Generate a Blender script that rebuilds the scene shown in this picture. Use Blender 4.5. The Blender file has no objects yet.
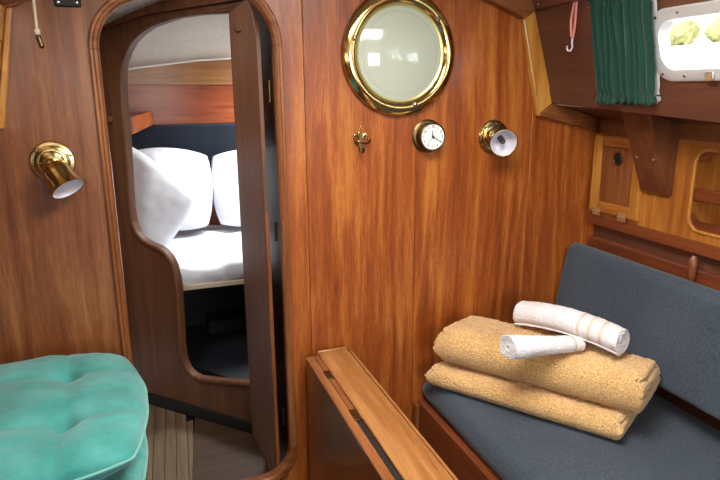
import bpy, math, random
from mathutils import Vector, Matrix, noise
random.seed(7)
SC = bpy.context.scene
COL = SC.collection
PI = math.pi

# ------------------------------------------------------------------ camera
cam_d = bpy.data.cameras.new('camera'); cam_d.lens = 30.0; cam_d.sensor_width = 36.0
cam_d.clip_start = 0.02; cam_d.clip_end = 200
cam = bpy.data.objects.new('camera', cam_d); COL.objects.link(cam)
_p, _y, _r = math.radians(14.0), math.radians(19.6), math.radians(-0.45)
_fw = Vector((math.sin(_y)*math.cos(_p), math.cos(_y)*math.cos(_p), -math.sin(_p)))
_rt = Vector((math.cos(_y), -math.sin(_y), 0)); _up = _rt.cross(_fw)
_r2 = _rt*math.cos(_r) + _up*math.sin(_r); _u2 = _up*math.cos(_r) - _rt*math.sin(_r)
_m = Matrix((( _r2.x, _u2.x, -_fw.x, 0), (_r2.y, _u2.y, -_fw.y, 0), (_r2.z, _u2.z, -_fw.z, 1.5), (0, 0, 0, 1)))
cam.matrix_world = _m
SC.camera = cam

# ------------------------------------------------------------------ world and daylight
w = bpy.data.worlds.new('sky'); SC.world = w; w.use_nodes = True
wb = w.node_tree.nodes['Background']; wb.inputs[0].default_value = (0.86, 0.93, 1.0, 1); wb.inputs[1].default_value = 6.0
def area(name, loc, size, size_y, energy, direction, color=(1, 1, 1)):
    l = bpy.data.lights.new(name, 'AREA'); l.shape = 'RECTANGLE'; l.size = size; l.size_y = size_y
    l.energy = energy; l.color = color
    o = bpy.data.objects.new(name, l); COL.objects.link(o); o.location = loc
    o.rotation_euler = Vector(direction).to_track_quat('-Z', 'Y').to_euler()
    return o
area('hatch_daylight', (0.38, 0.70, 1.90), 0.50, 0.50, 17, (0, 0.0, -1), (1.0, 0.98, 0.95))          # in the roof hatch
area('companionway_daylight', (0.40, -1.42, 1.48), 0.56, 0.52, 17, (0, 1, 0.02), (1.0, 0.98, 0.95))   # in the open companionway
area('port_window_daylight', (-0.50, 0.42, 1.66), 1.30, 0.20, 14, (1, 0, -0.25), (1.0, 0.98, 0.95))       # outside the port windows
area('passage_fill_light', (-0.22, 1.71, 1.95), 0.24, 0.30, 7, (0.2, 0.35, -1), (1.0, 0.97, 0.93))     # added fill for the passage and door, in a made-up deck hatch
area('forward_hatch_daylight', (0.72, 2.93, 1.99), 0.40, 0.40, 27, (0, 0, -1), (0.95, 0.98, 1.0))     # in the fore cabin hatch
SC.view_settings.view_transform = 'Standard'; SC.view_settings.look = 'None'
SC.view_settings.gamma = 1.0; SC.view_settings.use_curve_mapping = False
SC.view_settings.exposure = 0.0

# ------------------------------------------------------------------ materials
def lin(h):
    h = h.lstrip('#'); r = []
    for i in (0, 2, 4):
        c = int(h[i:i+2], 16)/255; r.append(c/12.92 if c <= .04045 else ((c+.055)/1.055)**2.4)
    return (*r, 1)
def new_mat(name):
    m = bpy.data.materials.new(name); m.use_nodes = True
    nt = m.node_tree; b = nt.nodes['Principled BSDF']
    return m, nt, b
def plain(name, col, rough=.5, metal=0, coat=0, spec=.5, emit=None, es=0):
    m, nt, b = new_mat(name)
    b.inputs['Base Color'].default_value = lin(col); b.inputs['Roughness'].default_value = rough
    b.inputs['Metallic'].default_value = metal; b.inputs['Coat Weight'].default_value = coat
    b.inputs['Specular IOR Level'].default_value = spec
    if emit: b.inputs['Emission Color'].default_value = lin(emit); b.inputs['Emission Strength'].default_value = es
    return m
def wood(name, dark, mid, light, axis='z', width=.03, rough=.34, coat=.25, stretch=.05, contrast=1.0, spec=.4, warp=.03):
    m, nt, b = new_mat(name); N = nt.nodes; L = nt.links
    tc = N.new('ShaderNodeTexCoord'); oi = N.new('ShaderNodeObjectInfo')
    mul = N.new('ShaderNodeVectorMath'); mul.operation = 'SCALE'; mul.inputs[0].default_value = (3.1, 4.7, 5.3)
    L.new(oi.outputs['Random'], mul.inputs['Scale'])
    add = N.new('ShaderNodeVectorMath'); add.operation = 'ADD'
    L.new(tc.outputs['Object'], add.inputs[0]); L.new(mul.outputs[0], add.inputs[1])
    wn = N.new('ShaderNodeTexNoise'); wn.inputs['Scale'].default_value = 3.2; wn.inputs['Detail'].default_value = 1
    wmp = N.new('ShaderNodeMapping'); wms = [1, 1, 1]; wms['xyz'.index(axis)] = .55; wmp.inputs['Scale'].default_value = wms
    L.new(add.outputs[0], wmp.inputs['Vector']); L.new(wmp.outputs[0], wn.inputs['Vector'])
    wsub = N.new('ShaderNodeVectorMath'); wsub.operation = 'SUBTRACT'; wsub.inputs[1].default_value = (.5, .5, .5); L.new(wn.outputs['Color'], wsub.inputs[0])
    wsc = N.new('ShaderNodeVectorMath'); wsc.operation = 'SCALE'; wsc.inputs['Scale'].default_value = warp; L.new(wsub.outputs[0], wsc.inputs[0])
    add2 = N.new('ShaderNodeVectorMath'); add2.operation = 'ADD'; L.new(add.outputs[0], add2.inputs[0]); L.new(wsc.outputs[0], add2.inputs[1]); add = add2
    def nz(scale, st, detail, dist=0.0):
        mp = N.new('ShaderNodeMapping'); s = [1, 1, 1]; s['xyz'.index(axis)] = st; mp.inputs['Scale'].default_value = s
        L.new(add.outputs[0], mp.inputs['Vector'])
        n = N.new('ShaderNodeTexNoise'); n.inputs['Scale'].default_value = scale; n.inputs['Detail'].default_value = detail
        n.inputs['Distortion'].default_value = dist
        L.new(mp.outputs[0], n.inputs['Vector']); return n.outputs['Fac']
    def mth(op, a, bb):
        k = N.new('ShaderNodeMath'); k.operation = op
        for i, v in enumerate((a, bb)):
            if isinstance(v, (int, float)): k.inputs[i].default_value = v
            else: L.new(v, k.inputs[i])
        return k.outputs[0]
    f1 = nz(.55/width, stretch*1.6, 2, .9); f2 = nz(1.7/width, stretch*.7, 3, .3); f3 = nz(9/width, stretch*.7, 3)
    f4 = nz(5/width, .30, 3, .5)
    s = mth('ADD', mth('ADD', mth('MULTIPLY', f1, .42), mth('MULTIPLY', f2, .30)), mth('ADD', mth('MULTIPLY', f3, .20), mth('MULTIPLY', f4, .12)))
    s = mth('ADD', mth('MULTIPLY', mth('SUBTRACT', s, .52), 2.25*contrast), .5)
    cr = N.new('ShaderNodeValToRGB'); e = cr.color_ramp.elements
    e[0].position = .22; e[0].color = lin(dark); e[1].position = .78; e[1].color = lin(light)
    k = e.new(.5); k.color = lin(mid)
    L.new(s, cr.inputs[0]); L.new(cr.outputs[0], b.inputs['Base Color'])
    L.new(mth('ADD', mth('MULTIPLY', f2, .14), rough-.07), b.inputs['Roughness'])
    bp = N.new('ShaderNodeBump'); bp.inputs['Strength'].default_value = .06; bp.inputs['Distance'].default_value = .002
    L.new(f3, bp.inputs['Height']); L.new(bp.outputs[0], b.inputs['Normal'])
    b.inputs['Coat Weight'].default_value = coat; b.inputs['Coat Roughness'].default_value = .22
    b.inputs['Specular IOR Level'].default_value = spec
    return m
def fabric(name, c0, c1, scale=900, rough=.9, bump=.3, sheen=.2, mott=6, dist=.001, fine=.6):
    m, nt, b = new_mat(name); N = nt.nodes; L = nt.links
    tc = N.new('ShaderNodeTexCoord')
    n = N.new('ShaderNodeTexNoise'); n.inputs['Scale'].default_value = scale; n.inputs['Detail'].default_value = 2
    n2 = N.new('ShaderNodeTexNoise'); n2.inputs['Scale'].default_value = mott; n2.inputs['Detail'].default_value = 4
    for k in (n, n2): L.new(tc.outputs['Object'], k.inputs['Vector'])
    mx = N.new('ShaderNodeMath'); mx.operation = 'MULTIPLY_ADD'; mx.inputs[1].default_value = fine
    L.new(n.outputs['Fac'], mx.inputs[0])
    m2 = N.new('ShaderNodeMath'); m2.operation = 'MULTIPLY'; m2.inputs[1].default_value = 1-fine
    L.new(n2.outputs['Fac'], m2.inputs[0]); L.new(m2.outputs[0], mx.inputs[2])
    cr = N.new('ShaderNodeValToRGB'); e = cr.color_ramp.elements
    e[0].position = .32; e[0].color = lin(c0); e[1].position = .68; e[1].color = lin(c1)
    L.new(mx.outputs[0], cr.inputs[0]); L.new(cr.outputs[0], b.inputs['Base Color'])
    b.inputs['Roughness'].default_value = rough; b.inputs['Sheen Weight'].default_value = sheen
    b.inputs['Specular IOR Level'].default_value = .15
    bp = N.new('ShaderNodeBump'); bp.inputs['Strength'].default_value = bump; bp.inputs['Distance'].default_value = dist
    L.new(n.outputs['Fac'], bp.inputs['Height']); L.new(bp.outputs[0], b.inputs['Normal'])
    return m
M = {}
M['bulkhead'] = wood('sapele_bulkhead', '#6b310d', '#904819', '#b06a2b', 'z', .03, stretch=.055, warp=.055)
M['bulkhead_port'] = wood('sapele_bulkhead_port', '#623419', '#7c4826', '#966239', 'z', .03, stretch=.055, warp=.05)  # same wood, with the cooler sheen on the port side put into its colour
M['mahogany'] = wood('mahogany_trim', '#653519', '#804a26', '#9a6237', 'z', .03)
M['mahogany_x'] = wood('mahogany_trim_x', '#653519', '#804a26', '#9a6237', 'x', .03)
M['mahogany_y'] = wood('mahogany_trim_y', '#653519', '#804a26', '#9a6237', 'y', .03)
M['red_y'] = wood('red_mahogany_y', '#5a2a14', '#73391d', '#874a28', 'y', .03)
M['golden'] = wood('golden_teak', '#9c6024', '#b67a30', '#cc9444', 'z', .02)  # brightened so the colour itself carries the light on the locker stiles
M['golden_y'] = wood('golden_teak_y', '#a5682a', '#bf8436', '#d39c4a', 'y', .02)
M['cab'] = wood('cabinet_sapele', '#8a4e1c', '#a56426', '#bd7c36', 'z', .02)
M['cab_y'] = wood('cabinet_sapele_y', '#8a4e1c', '#a56426', '#bd7c36', 'y', .02)
M['dark_y'] = wood('dark_mahogany_y', '#4c2c1f', '#5d3829', '#6e4432', 'y', .04, contrast=.7)
M['dark_z'] = wood('dark_mahogany_z', '#3c1a0e', '#4d2516', '#60301c', 'z', .04, contrast=.7)
M['knee'] = wood('knee_mahogany', '#4c2816', '#62361f', '#754629', 'z', .03)
M['inner'] = wood('passage_mahogany', '#54331f', '#663f29', '#784e35', 'z', .03, rough=.48, coat=0)
M['inner_x'] = wood('passage_mahogany_x', '#5a3420', '#6f432a', '#835234', 'x', .03)
M['doorwood'] = wood('door_mahogany', '#50301b', '#643d23', '#774b2d', 'z', .02, rough=.5, coat=0)
M['table'] = wood('table_teak', '#7d4d25', '#976233', '#ad7845', 'y', .02, rough=.3, coat=.4)
M['leaf'] = wood('leaf_mahogany', '#3a1c10', '#4c2717', '#5c3320', 'y', .05, rough=.22, coat=.6, contrast=.7)
M['head_x'] = wood('headboard_mahogany', '#7a3a22', '#954c2e', '#a85d3a', 'x', .03)
M['headbeam'] = wood('pale_brown_beam', '#8a5a34', '#a06e42', '#b48052', 'x', .03)
M['orange_y'] = wood('shelf_fascia_wood', '#9a4c22', '#b8602c', '#c8743a', 'y', .03)
M['sole'] = wood('teak_sole', '#5a4735', '#6c5742', '#7b654e', 'y', .02, rough=.6, coat=0)
M['soledark'] = wood('brown_sole_board', '#38261a', '#463121', '#543c2a', 'x', .03, rough=.55, coat=0)
M['black'] = plain('black_rubber', '#15120f', .6)
M['void'] = plain('dark_void_shade', '#0b1118', .7)  # shade inside the berth void put into a near-black colour
M['white_liner'] = fabric('vinyl_headliner', '#b9b2a4', '#cbc5b8', 60, .7, .5, 0, 5, .002)
M['white_paint'] = plain('white_paint', '#e4e0d8', .5)
M['navy'] = fabric('blue_grey_upholstery', '#2a3138', '#515a64', 380, .95, .5, .15, 5, .0008, .75)
M['blue'] = fabric('denim_blue_upholstery', '#3b5d9c', '#5376b4', 700, .95, .3, .1)
M['dkfab'] = fabric('charcoal_upholstery', '#1b2029', '#2a303b', 500, .95, .3, .1)
M['teal'] = fabric('teal_corduroy', '#25766b', '#58a096', 700, .85, .35, .35, 14, .0012, .35)
M['terry'] = fabric('yellow_terry', '#bf884a', '#f0c888', 260, 1.0, 1.0, .3, 9, .006, .8)
M['wterry'] = fabric('white_terry', '#cfc6c4', '#f2ecea', 300, 1.0, 1.0, .4, 9, .003, .75)
M['band'] = fabric('beige_woven_band', '#c2ad94', '#dcc9b0', 900, .9, .3, .1)
M['linen'] = fabric('white_linen', '#dfe2ea', '#eef0f6', 500, .9, .2, .1)
M['curtain'] = fabric('green_curtain', '#15362a', '#244a3b', 800, .85, .3, .2)
M['lining'] = plain('curtain_lining', '#d8d4ca', .9)
M['brass'] = plain('polished_brass', '#d6bb78', .12, 1)
M['brass_old'] = plain('aged_brass', '#c2ac74', .22, 1)
M['brass_dark'] = plain('tarnished_brass', '#6e5a3a', .35, 1)
M['hinge'] = plain('pale_brass_hinge', '#d6c79e', .32, .8)
M['steel'] = plain('stainless', '#c8c6c0', .25, 1)
M['alu'] = plain('window_aluminium', '#d4d5d0', .4, .35)
M['dial'] = plain('clock_dial', '#ece9df', .4)
M['ink'] = plain('clock_ink', '#1d1a18', .5)
M['shade_in'] = plain('lamp_white_enamel', '#d9d3da', .35)
M['frost'] = plain('frosted_port_glass', '#b5baa7', .08, 0, .6)
M['pink'] = plain('pink_elastic', '#e59a8a', .7)
M['rope'] = plain('cream_cord', '#d9cdb2', .8)
M['gasket'] = plain('black_gasket', '#1b1512', .5)
M['bulb'] = plain('bulb_socket', '#2b2723', .4)
M['bush'] = fabric('hedge_leaves', '#77754a', '#b0aa78', 3, .9, .2, 0, 2)
M['stone'] = plain('pale_quay_stone', '#cfc8ba', .9)
def glass_mat():
    m, nt, b = new_mat('clear_acrylic')
    b.inputs['Base Color'].default_value = (1, 1, 1, 1); b.inputs['Roughness'].default_value = 0.02
    b.inputs['Transmission Weight'].default_value = 1.0; b.inputs['IOR'].default_value = 1.05
    return m
M['glass'] = glass_mat()

# ------------------------------------------------------------------ mesh helpers
class MB:
    def __init__(s): s.v = []; s.f = []
    def add(s, vs, fs):
        o = len(s.v); s.v += [tuple(p) for p in vs]; s.f += [tuple(i+o for i in f) for f in fs]; return s
    def box(s, x0, x1, y0, y1, z0, z1):
        v = [(x, y, z) for x in (x0, x1) for y in (y0, y1) for z in (z0, z1)]
        return s.add(v, [(0, 1, 3, 2), (4, 6, 7, 5), (0, 4, 5, 1), (2, 3, 7, 6), (0, 2, 6, 4), (1, 5, 7, 3)])
    def prism(s, poly, a0, a1, axis='y'):
        def P(q, a):
            return {'y': (q[0], a, q[1]), 'x': (a, q[0], q[1]), 'z': (q[0], q[1], a)}[axis]
        n = len(poly); v = [P(q, a0) for q in poly] + [P(q, a1) for q in poly]
        f = [tuple(range(n)), tuple(range(2*n-1, n-1, -1))] + [(i, i+n, (i+1) % n+n, (i+1) % n) for i in range(n)]
        return s.add(v, f)
    def hexa(s, lo, hi):
        v = list(lo)+list(hi)
        return s.add(v, [(0, 1, 2, 3), (7, 6, 5, 4), (0, 4, 5, 1), (1, 5, 6, 2), (2, 6, 7, 3), (3, 7, 4, 0)])
    def tube(s, pts, rad, n=10, cap=True, closed=False):
        pts = [Vector(p) for p in pts]; R = rad if isinstance(rad, (list, tuple)) else [rad]*len(pts)
        up = None; rings = []
        for i, p in enumerate(pts):
            if closed: t = pts[(i+1) % len(pts)]-pts[i-1]
            else: t = (pts[min(i+1, len(pts)-1)]-pts[max(i-1, 0)])
            t.normalize()
            if up is None: up = t.orthogonal().normalized()
            up = (up-t*up.dot(t)).normalized(); sd = t.cross(up)
            rings.append([p+(up*math.cos(2*PI*k/n)+sd*math.sin(2*PI*k/n))*R[i] for k in range(n)])
        v = [q for r in rings for q in r]; f = []; m = len(pts)
        for i in range(m if closed else m-1):
            j = (i+1) % m
            for k in range(n): f.append((i*n+k, i*n+(k+1) % n, j*n+(k+1) % n, j*n+k))
        if cap and not closed: f += [tuple(range(n-1, -1, -1)), tuple((m-1)*n+k for k in range(n))]
        return s.add(v, f)
    def lathe(s, prof, origin, axis, n=32, closed=False, cap=True):
        a = Vector(axis).normalized(); u = a.orthogonal().normalized(); w_ = a.cross(u); o = Vector(origin)
        v = []; f = []; m = len(prof)
        for r, h in prof:
            for k in range(n):
                t = 2*PI*k/n; v.append(o+a*h+(u*math.cos(t)+w_*math.sin(t))*r)
        for i in range(m if closed else m-1):
            j = (i+1) % m
            for k in range(n): f.append((i*n+k, i*n+(k+1) % n, j*n+(k+1) % n, j*n+k))
        if cap and not closed: f += [tuple(range(n-1, -1, -1)), tuple((m-1)*n+k for k in range(n))]
        return s.add(v, f)
    def grid(s, fn, nu, nv, cu=False):
        v = [fn(i/(nu if cu else nu-1), j/(nv-1)) for i in range(nu) for j in range(nv)]; f = []
        for i in range(nu if cu else nu-1):
            for j in range(nv-1):
                a = i*nv+j; b_ = ((i+1) % nu)*nv+j; f.append((a, b_, b_+1, a+1))
        return s.add(v, f)
    def sweep(s, path, normals, prof, y0=0, closed=False):
        # path of (x,z) on a wall, outward normals; prof: list of (out, depth)
        n = len(prof); v = []; f = []; m = len(path)
        for (x, z), (nx, nz) in zip(path, normals):
            for o, d in prof: v.append((x+nx*o, y0+d, z+nz*o))
        for i in range(m if closed else m-1):
            j = (i+1) % m
            for k in range(n): f.append((i*n+k, i*n+(k+1) % n, j*n+(k+1) % n, j*n+k))
        if not closed: f += [tuple(range(n-1, -1, -1)), tuple((m-1)*n+k for k in range(n))]
        return s.add(v, f)
    def xf(s, mtx):
        s.v = [tuple(mtx @ Vector(p)) for p in s.v]; return s

import bmesh
def obj(name, mb, mat, parent=None, bevel=0, smooth=True, origin=None, angle=40, seg=2):
    vs = mb.v
    if parent is not None: org = Vector(parent.get('_o', (0, 0, 0)))
    elif origin is not None: org = Vector(origin)
    else:
        xs = [p[0] for p in vs]; ys = [p[1] for p in vs]; zs = [p[2] for p in vs]
        org = Vector(((min(xs)+max(xs))/2, (min(ys)+max(ys))/2, min(zs)))
    me = bpy.data.meshes.new(name)
    me.from_pydata([tuple(Vector(p)-org) for p in vs], [], mb.f)
    bm = bmesh.new(); bm.from_mesh(me); bmesh.ops.recalc_face_normals(bm, faces=bm.faces); bm.to_mesh(me); bm.free()
    me.materials.append(M[mat] if isinstance(mat, str) else mat)
    if smooth:
        me.shade_smooth(); me.set_sharp_from_angle(angle=math.radians(angle))
    o = bpy.data.objects.new(name, me); COL.objects.link(o)
    if parent is not None:
        o.parent = parent; o['_o'] = tuple(org)
    else:
        o.location = org; o['_o'] = tuple(org)
    if bevel:
        bv = o.modifiers.new('bevel', 'BEVEL'); bv.width = bevel; bv.segments = seg; bv.limit_method = 'ANGLE'; bv.angle_limit = math.radians(35)
    return o
def tag(o, label, cat, group=None):
    o['label'] = label; o['category'] = cat
    if group: o['group'] = group
    return o
def thing(name, loc, label, cat, group=None):
    o = bpy.data.objects.new(name, None); COL.objects.link(o); o.location = loc; o['_o'] = tuple(loc); o.empty_display_size = .02
    return tag(o, label, cat, group)
def struct(o, label=None):
    o['kind'] = 'structure'
    if label: o['label'] = label
    return o
def sroot(name, loc, label=None):
    o = bpy.data.objects.new(name, None); COL.objects.link(o); o.location = loc; o['_o'] = tuple(loc); o.empty_display_size = .02
    return struct(o, label)
def arc(cx, cz, r, a0, a1, n):
    return [(cx+r*math.cos(math.radians(a0+(a1-a0)*i/n)), cz+r*math.sin(math.radians(a0+(a1-a0)*i/n))) for i in range(n+1)]
def normals_of(path, closed=False, flip=1):
    out = []; m = len(path)
    for i in range(m):
        a = path[(i-1) % m] if closed or i else path[0]; b = path[(i+1) % m] if closed or i < m-1 else path[-1]
        t = Vector((b[0]-a[0], b[1]-a[1])); t.normalize(); out.append((t.y*flip, -t.x*flip))
    return out
def rrect(x0, x1, z0, z1, r, n=8):
    return arc(x1-r, z0+r, r, -90, 0, n)+arc(x1-r, z1-r, r, 0, 90, n)+arc(x0+r, z1-r, r, 90, 180, n)+arc(x0+r, z0+r, r, 180, 270, n)

D = 1.45          # the main bulkhead
# ================================================================== SETTING
# ---- doorway outline in the bulkhead, from the bottom centre up the starboard side, over, down the port side
L_, R_, SILL = -.075, .309, .462
xm = .118
seg_br = arc(R_-.085, SILL+.085, .085, -90, 0, 10)
seg_tr = arc(R_-.136, 1.60, .136, 0, 82, 12)
seg_tl = arc(L_+.105, 1.59, .105, 98, 180, 12)
seg_bl = arc(L_+.085, SILL+.085, .085, 180, 270, 10)
opening = [(xm, SILL)]+seg_br+seg_tr+[(xm, 1.728)]+seg_tl+seg_bl
nb = 1+len(seg_br)+len(seg_tr)
right_half = opening[:nb+1]; left_half = opening[nb:]+[(xm, SILL)]

# ---- main bulkhead: backing, veneered panels
wf = sroot('wall_forward', (.36, D, .1), 'varnished mahogany main bulkhead')
Z0, Z1 = .10, 1.86
def panel(poly, mat, y0=D, y1=D+.018, bev=.0012): return obj('panel', MB().prism(poly, y0, y1), mat, wf, bevel=bev, angle=30)
panel([(-.60, Z0), (xm, Z0)]+[p for p in reversed(left_half)]+[(xm, Z1), (-.60, Z1)], 'bulkhead_port')
panel([(xm, Z0), (.3765, Z0), (.3765, Z1), (xm, Z1)]+[p for p in reversed(right_half)], 'bulkhead')
panel([(.3775, Z0), (.674, Z0), (.674, Z1), (.3775, Z1)], 'bulkhead')
panel([(.675, Z0), (1.0345, Z0), (1.0285, Z1), (.675, Z1)], 'bulkhead')
panel([(1.0355, Z0), (1.33, Z0), (1.33, Z1), (1.0295, Z1)], 'bulkhead')
bk = MB()
for a, b in ((-.60, -.12), (.36, 1.33)): bk.box(a, b, D+.0185, D+.026, Z0, Z1)
obj('backing', bk, 'dark_z', wf)

# ---- architrave round the doorway, in the pieces it is jointed from
t1 = sroot('trim_1', (.118, D, SILL-.03), 'moulded mahogany frame round the arched doorway')
def arch_piece(path, mat):
    prof = [(-.003, .020), (-.003, -.004), (.001, -.0095), (.0055, -.011), (.0095, -.0085), (.0112, -.0085), (.0135, -.0095), (.0165, -.008), (.018, -.003), (.018, .0005), (0, .0005), (0, .020)]
    # outward normal of the hole
    nn = normals_of(path)
    obj('architrave', MB().sweep(path, nn, prof, D), mat, t1, angle=35)
arch_piece([(xm, SILL)]+seg_br, 'mahogany_x')
arch_piece([(R_, SILL+.0865), (R_, 1.5985)], 'mahogany')
arch_piece(seg_tr+[(xm, 1.728)]+seg_tl, 'mahogany_x')
arch_piece([(L_, 1.5885), (L_, SILL+.0865)], 'mahogany')
arch_piece(seg_bl+[(xm, SILL)], 'mahogany_x')

# ---- deck beam over the bulkhead and posts up the trunk corners
t2 = struct(obj('trim_2', MB().prism([(-.226, 1.664), (-.19, 1.684), (0, 1.738), (.18, 1.765), (.36, 1.772), (.6, 1.762), (.85, 1.724), (.972, 1.68), (1.008, 1.706), (1.03, 1.80), (1.03, 1.86), (-.25, 1.86), (-.25, 1.68)], D-.03, D), 'mahogany_x', bevel=.003), 'cambered deck beam along the top of the bulkhead')
t3 = sroot('trim_3', (1.02, D, 1.42), 'golden corner post in the starboard trunk corner')
obj('post', MB().prism([(.972, 1.679), (1.008, 1.706), (1.086, 1.462), (1.037, 1.427)], D-.016, D), 'golden', t3, bevel=.003)
obj('bead', MB().tube([(.976, D-.016, 1.676), (1.041, D-.016, 1.428)], .004, 8), 'golden', t3)
t4 = struct(obj('trim_4', MB().prism([(1.039, 1.428), (1.086, 1.462), (1.262, 1.414), (1.262, 1.374)], D-.018, D), 'mahogany_x', bevel=.003), 'mahogany cleat under the starboard side deck')
t5 = sroot('trim_5', (-.25, D, 1.42), 'golden corner post in the port trunk corner')
obj('post', MB().prism([(-.222, 1.668), (-.2345, 1.664), (-.282, 1.428), (-.268, 1.428)], D-.02, D), 'golden', t5, bevel=.003)

# ---- starboard trunk side, leaning inboard at the top; bottom edge falls aft
XB, XT, ZB, ZT = 1.084, 1.007, 1.462, 1.705
def tx(z): return XB+(XT-XB)*(z-ZB)/(ZT-ZB)          # inner face of the trunk at a height
YA = -1.40
WZ0, WZ1 = 1.530, 1.640                                # clear window opening
WINS = [(.735, 1.035), (.27, .54), (-.22, .05)]
ws = sroot('wall_starboard', (1.1, 0, 1.40), 'dark mahogany cabin trunk side')
def trunk_bit(y0, y1, z0, z1, mat='dark_y', t=.024, name='panel', off=0, z0b=None):
    zz = z0 if z0b is None else z0b
    lo = [(tx(z0)+off, y1, z0), (tx(zz)+off, y0, zz), (tx(zz)+off+t, y0, zz), (tx(z0)+off+t, y1, z0)]
    hi = [(tx(z1)+off, y1, z1), (tx(z1)+off, y0, z1), (tx(z1)+off+t, y0, z1), (tx(z1)+off+t, y1, z1)]
    return obj(name, MB().hexa(lo, hi), mat, ws, bevel=.0015)
def tq(mb, y0, y1, z0, z1, t=.024):
    lo = [(tx(z0), y1, z0), (tx(z0), y0, z0), (tx(z0)+t, y0, z0), (tx(z0)+t, y1, z0)]; hi = [(tx(z1), y1, z1), (tx(z1), y0, z1), (tx(z1)+t, y0, z1), (tx(z1)+t, y1, z1)]
    mb.hexa(lo, hi)
tpl = MB(); tq(tpl, YA, D, 1.4995, WZ0); tq(tpl, YA, D, WZ1, 1.74)
edges = [D]+[v for a, b in WINS for v in (b, a)]+[YA]
for i in range(0, len(edges), 2): tq(tpl, edges[i+1], edges[i], WZ0, WZ1)
obj('panel', tpl, 'dark_y', ws)
trunk_bit(YA, D, 1.462, 1.5015, off=-.003, t=.03, z0b=1.455-.055*(D-YA), name='lower_board')
trunk_bit(YA, D-.03, 1.703, 1.745, off=-.012, t=.02, name='upper_board')
obj('screw', MB().lathe([(.0, .0025), (.003, .002), (.0035, 0)], (tx(1.712)-.012, 1.40, 1.712), (-1, 0, 0), 10), 'steel', ws)
# ---- underside of the side deck
sd = MB(); sd.hexa([(1.090, D, 1.462), (1.090, YA, 1.45), (1.30, YA, 1.40), (1.30, D, 1.402)], [(1.090, D, 1.49), (1.090, YA, 1.48), (1.30, YA, 1.43), (1.30, D, 1.43)])
struct(obj('ceiling_side_deck', sd, 'dark_y'), 'dark wooden underside of the starboard side deck')
struct(obj('trim_7', MB().tube([(1.094, 1.43, 1.458), (1.094, 1.13, 1.452)], .003, 8), 'white_paint'), 'thin white liner edge under the curtain')

# ---- starboard locker face
wl = sroot('wall_right', (1.27, .5, .3), 'mahogany locker front along the hull side')
XF = 1.252
def fb(y0, y1, z0, z1, mat='cab', x0=XF, x1=XF+.018, name='panel', bev=.0015): return obj(name, MB().box(x0, x1, y0, y1, z0, z1), mat, wl, bevel=bev)
fb(YA, D, 1.3755, 1.45, 'mahogany_y', name='header')
fb(1.242, D, 1.136, 1.375, 'cab')
OP0, OP1, OZ0, OZ1 = .40, 1.093, 1.160, 1.358
# face frame with a rounded locker opening
def ring_plate(y0, y1, z0, z1, hole, x0, x1):
    n = len(hole); cy = (y0+y1)/2; outer = []
    hc = (sum(p[0] for p in hole)/n, sum(p[1] for p in hole)/n)
    for p in hole:
        dy, dz = p[0]-hc[0], p[1]-hc[1]
        ky = ((y1-hc[0]) if dy > 0 else (y0-hc[0]))/dy if abs(dy) > 1e-9 else 1e9
        kz = ((z1-hc[1]) if dz > 0 else (z0-hc[1]))/dz if abs(dz) > 1e-9 else 1e9
        k = min(ky, kz); outer.append((hc[0]+dy*k, hc[1]+dz*k))
    v = [(x, *p) for x in (x0, x1) for p in hole]+[(x, *p) for x in (x0, x1) for p in outer]
    f = []
    for i in range(n):
        j = (i+1) % n
        f += [(i, j, 2*n+j, 2*n+i), (n+i, 3*n+i, 3*n+j, n+j), (i, n+i, n+j, j), (2*n+i, 2*n+j, 3*n+j, 3*n+i)]
    return MB().add(v, f)
hole = rrect(OP0, OP1, OZ0, OZ1, .035)
pl = ring_plate(.30, 1.2415, 1.136, 1.375, hole, XF, XF+.018)
obj('face_frame', pl, 'cab', wl, angle=30)
fb(YA, .2995, 1.136, 1.375, 'cab')
obj('edging', MB().tube([(XF-.001, *p) for p in hole], .0045, 8, closed=True), 'golden', wl)  # golden edging stands in for the highlight down the opening's edge
ob = MB(); ob.box(XF+.16, XF+.17, OP0-.02, OP1+.02, OZ0-.03, OZ1+.03); obj('locker_back', ob, 'golden_y', wl)
ob = MB(); ob.box(XF+.0185, XF+.16, OP0-.02, OP1+.02, OZ0-.022, OZ0-.01); obj('shelf', ob, 'mahogany_y', wl)
ob = MB(); ob.box(XF+.0185, XF+.16, OP0-.02, OP1+.02, OZ1+.008, OZ1+.02); obj('locker_top', ob, 'cab_y', wl)
for yy in (OP0-.022, OP1+.01): obj('side_panel', MB().box(XF+.0185, XF+.16, yy, yy+.01, OZ0-.022, OZ1+.02), 'cab', wl)
# fiddles with scooped ends
def fiddle(z0, z1, x0):
    poly = [(OP0, z0), (OP1-.002, z0), (OP1-.002, z1+.018), (OP1-.006, z1+.012)]+arc(OP1-.022, z1+.016, .016, 0, -90, 6)+[(OP0+.02, z1), (OP0, z1+.016)]
    obj('fiddle', MB().prism(poly, x0, x0+.014, 'x'), 'red_y', wl, bevel=.002)
fiddle(OZ0-.006, OZ0+.022, XF+.002)
obj('fiddle', MB().box(XF+.004, XF+.018, OP0, OP1-.001, 1.232, 1.262), 'red_y', wl, bevel=.003)
hp = [(OP1-.002, OZ1-.03), (OP1-.002, OZ1-.001), (OP1-.08, OZ1-.001)]+arc(OP1-.05, OZ1-.03, .022, 90, 0, 6)
obj('corner_block', MB().prism(hp, XF+.002, XF+.016, 'x'), 'red_y', wl, bevel=.002)
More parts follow.
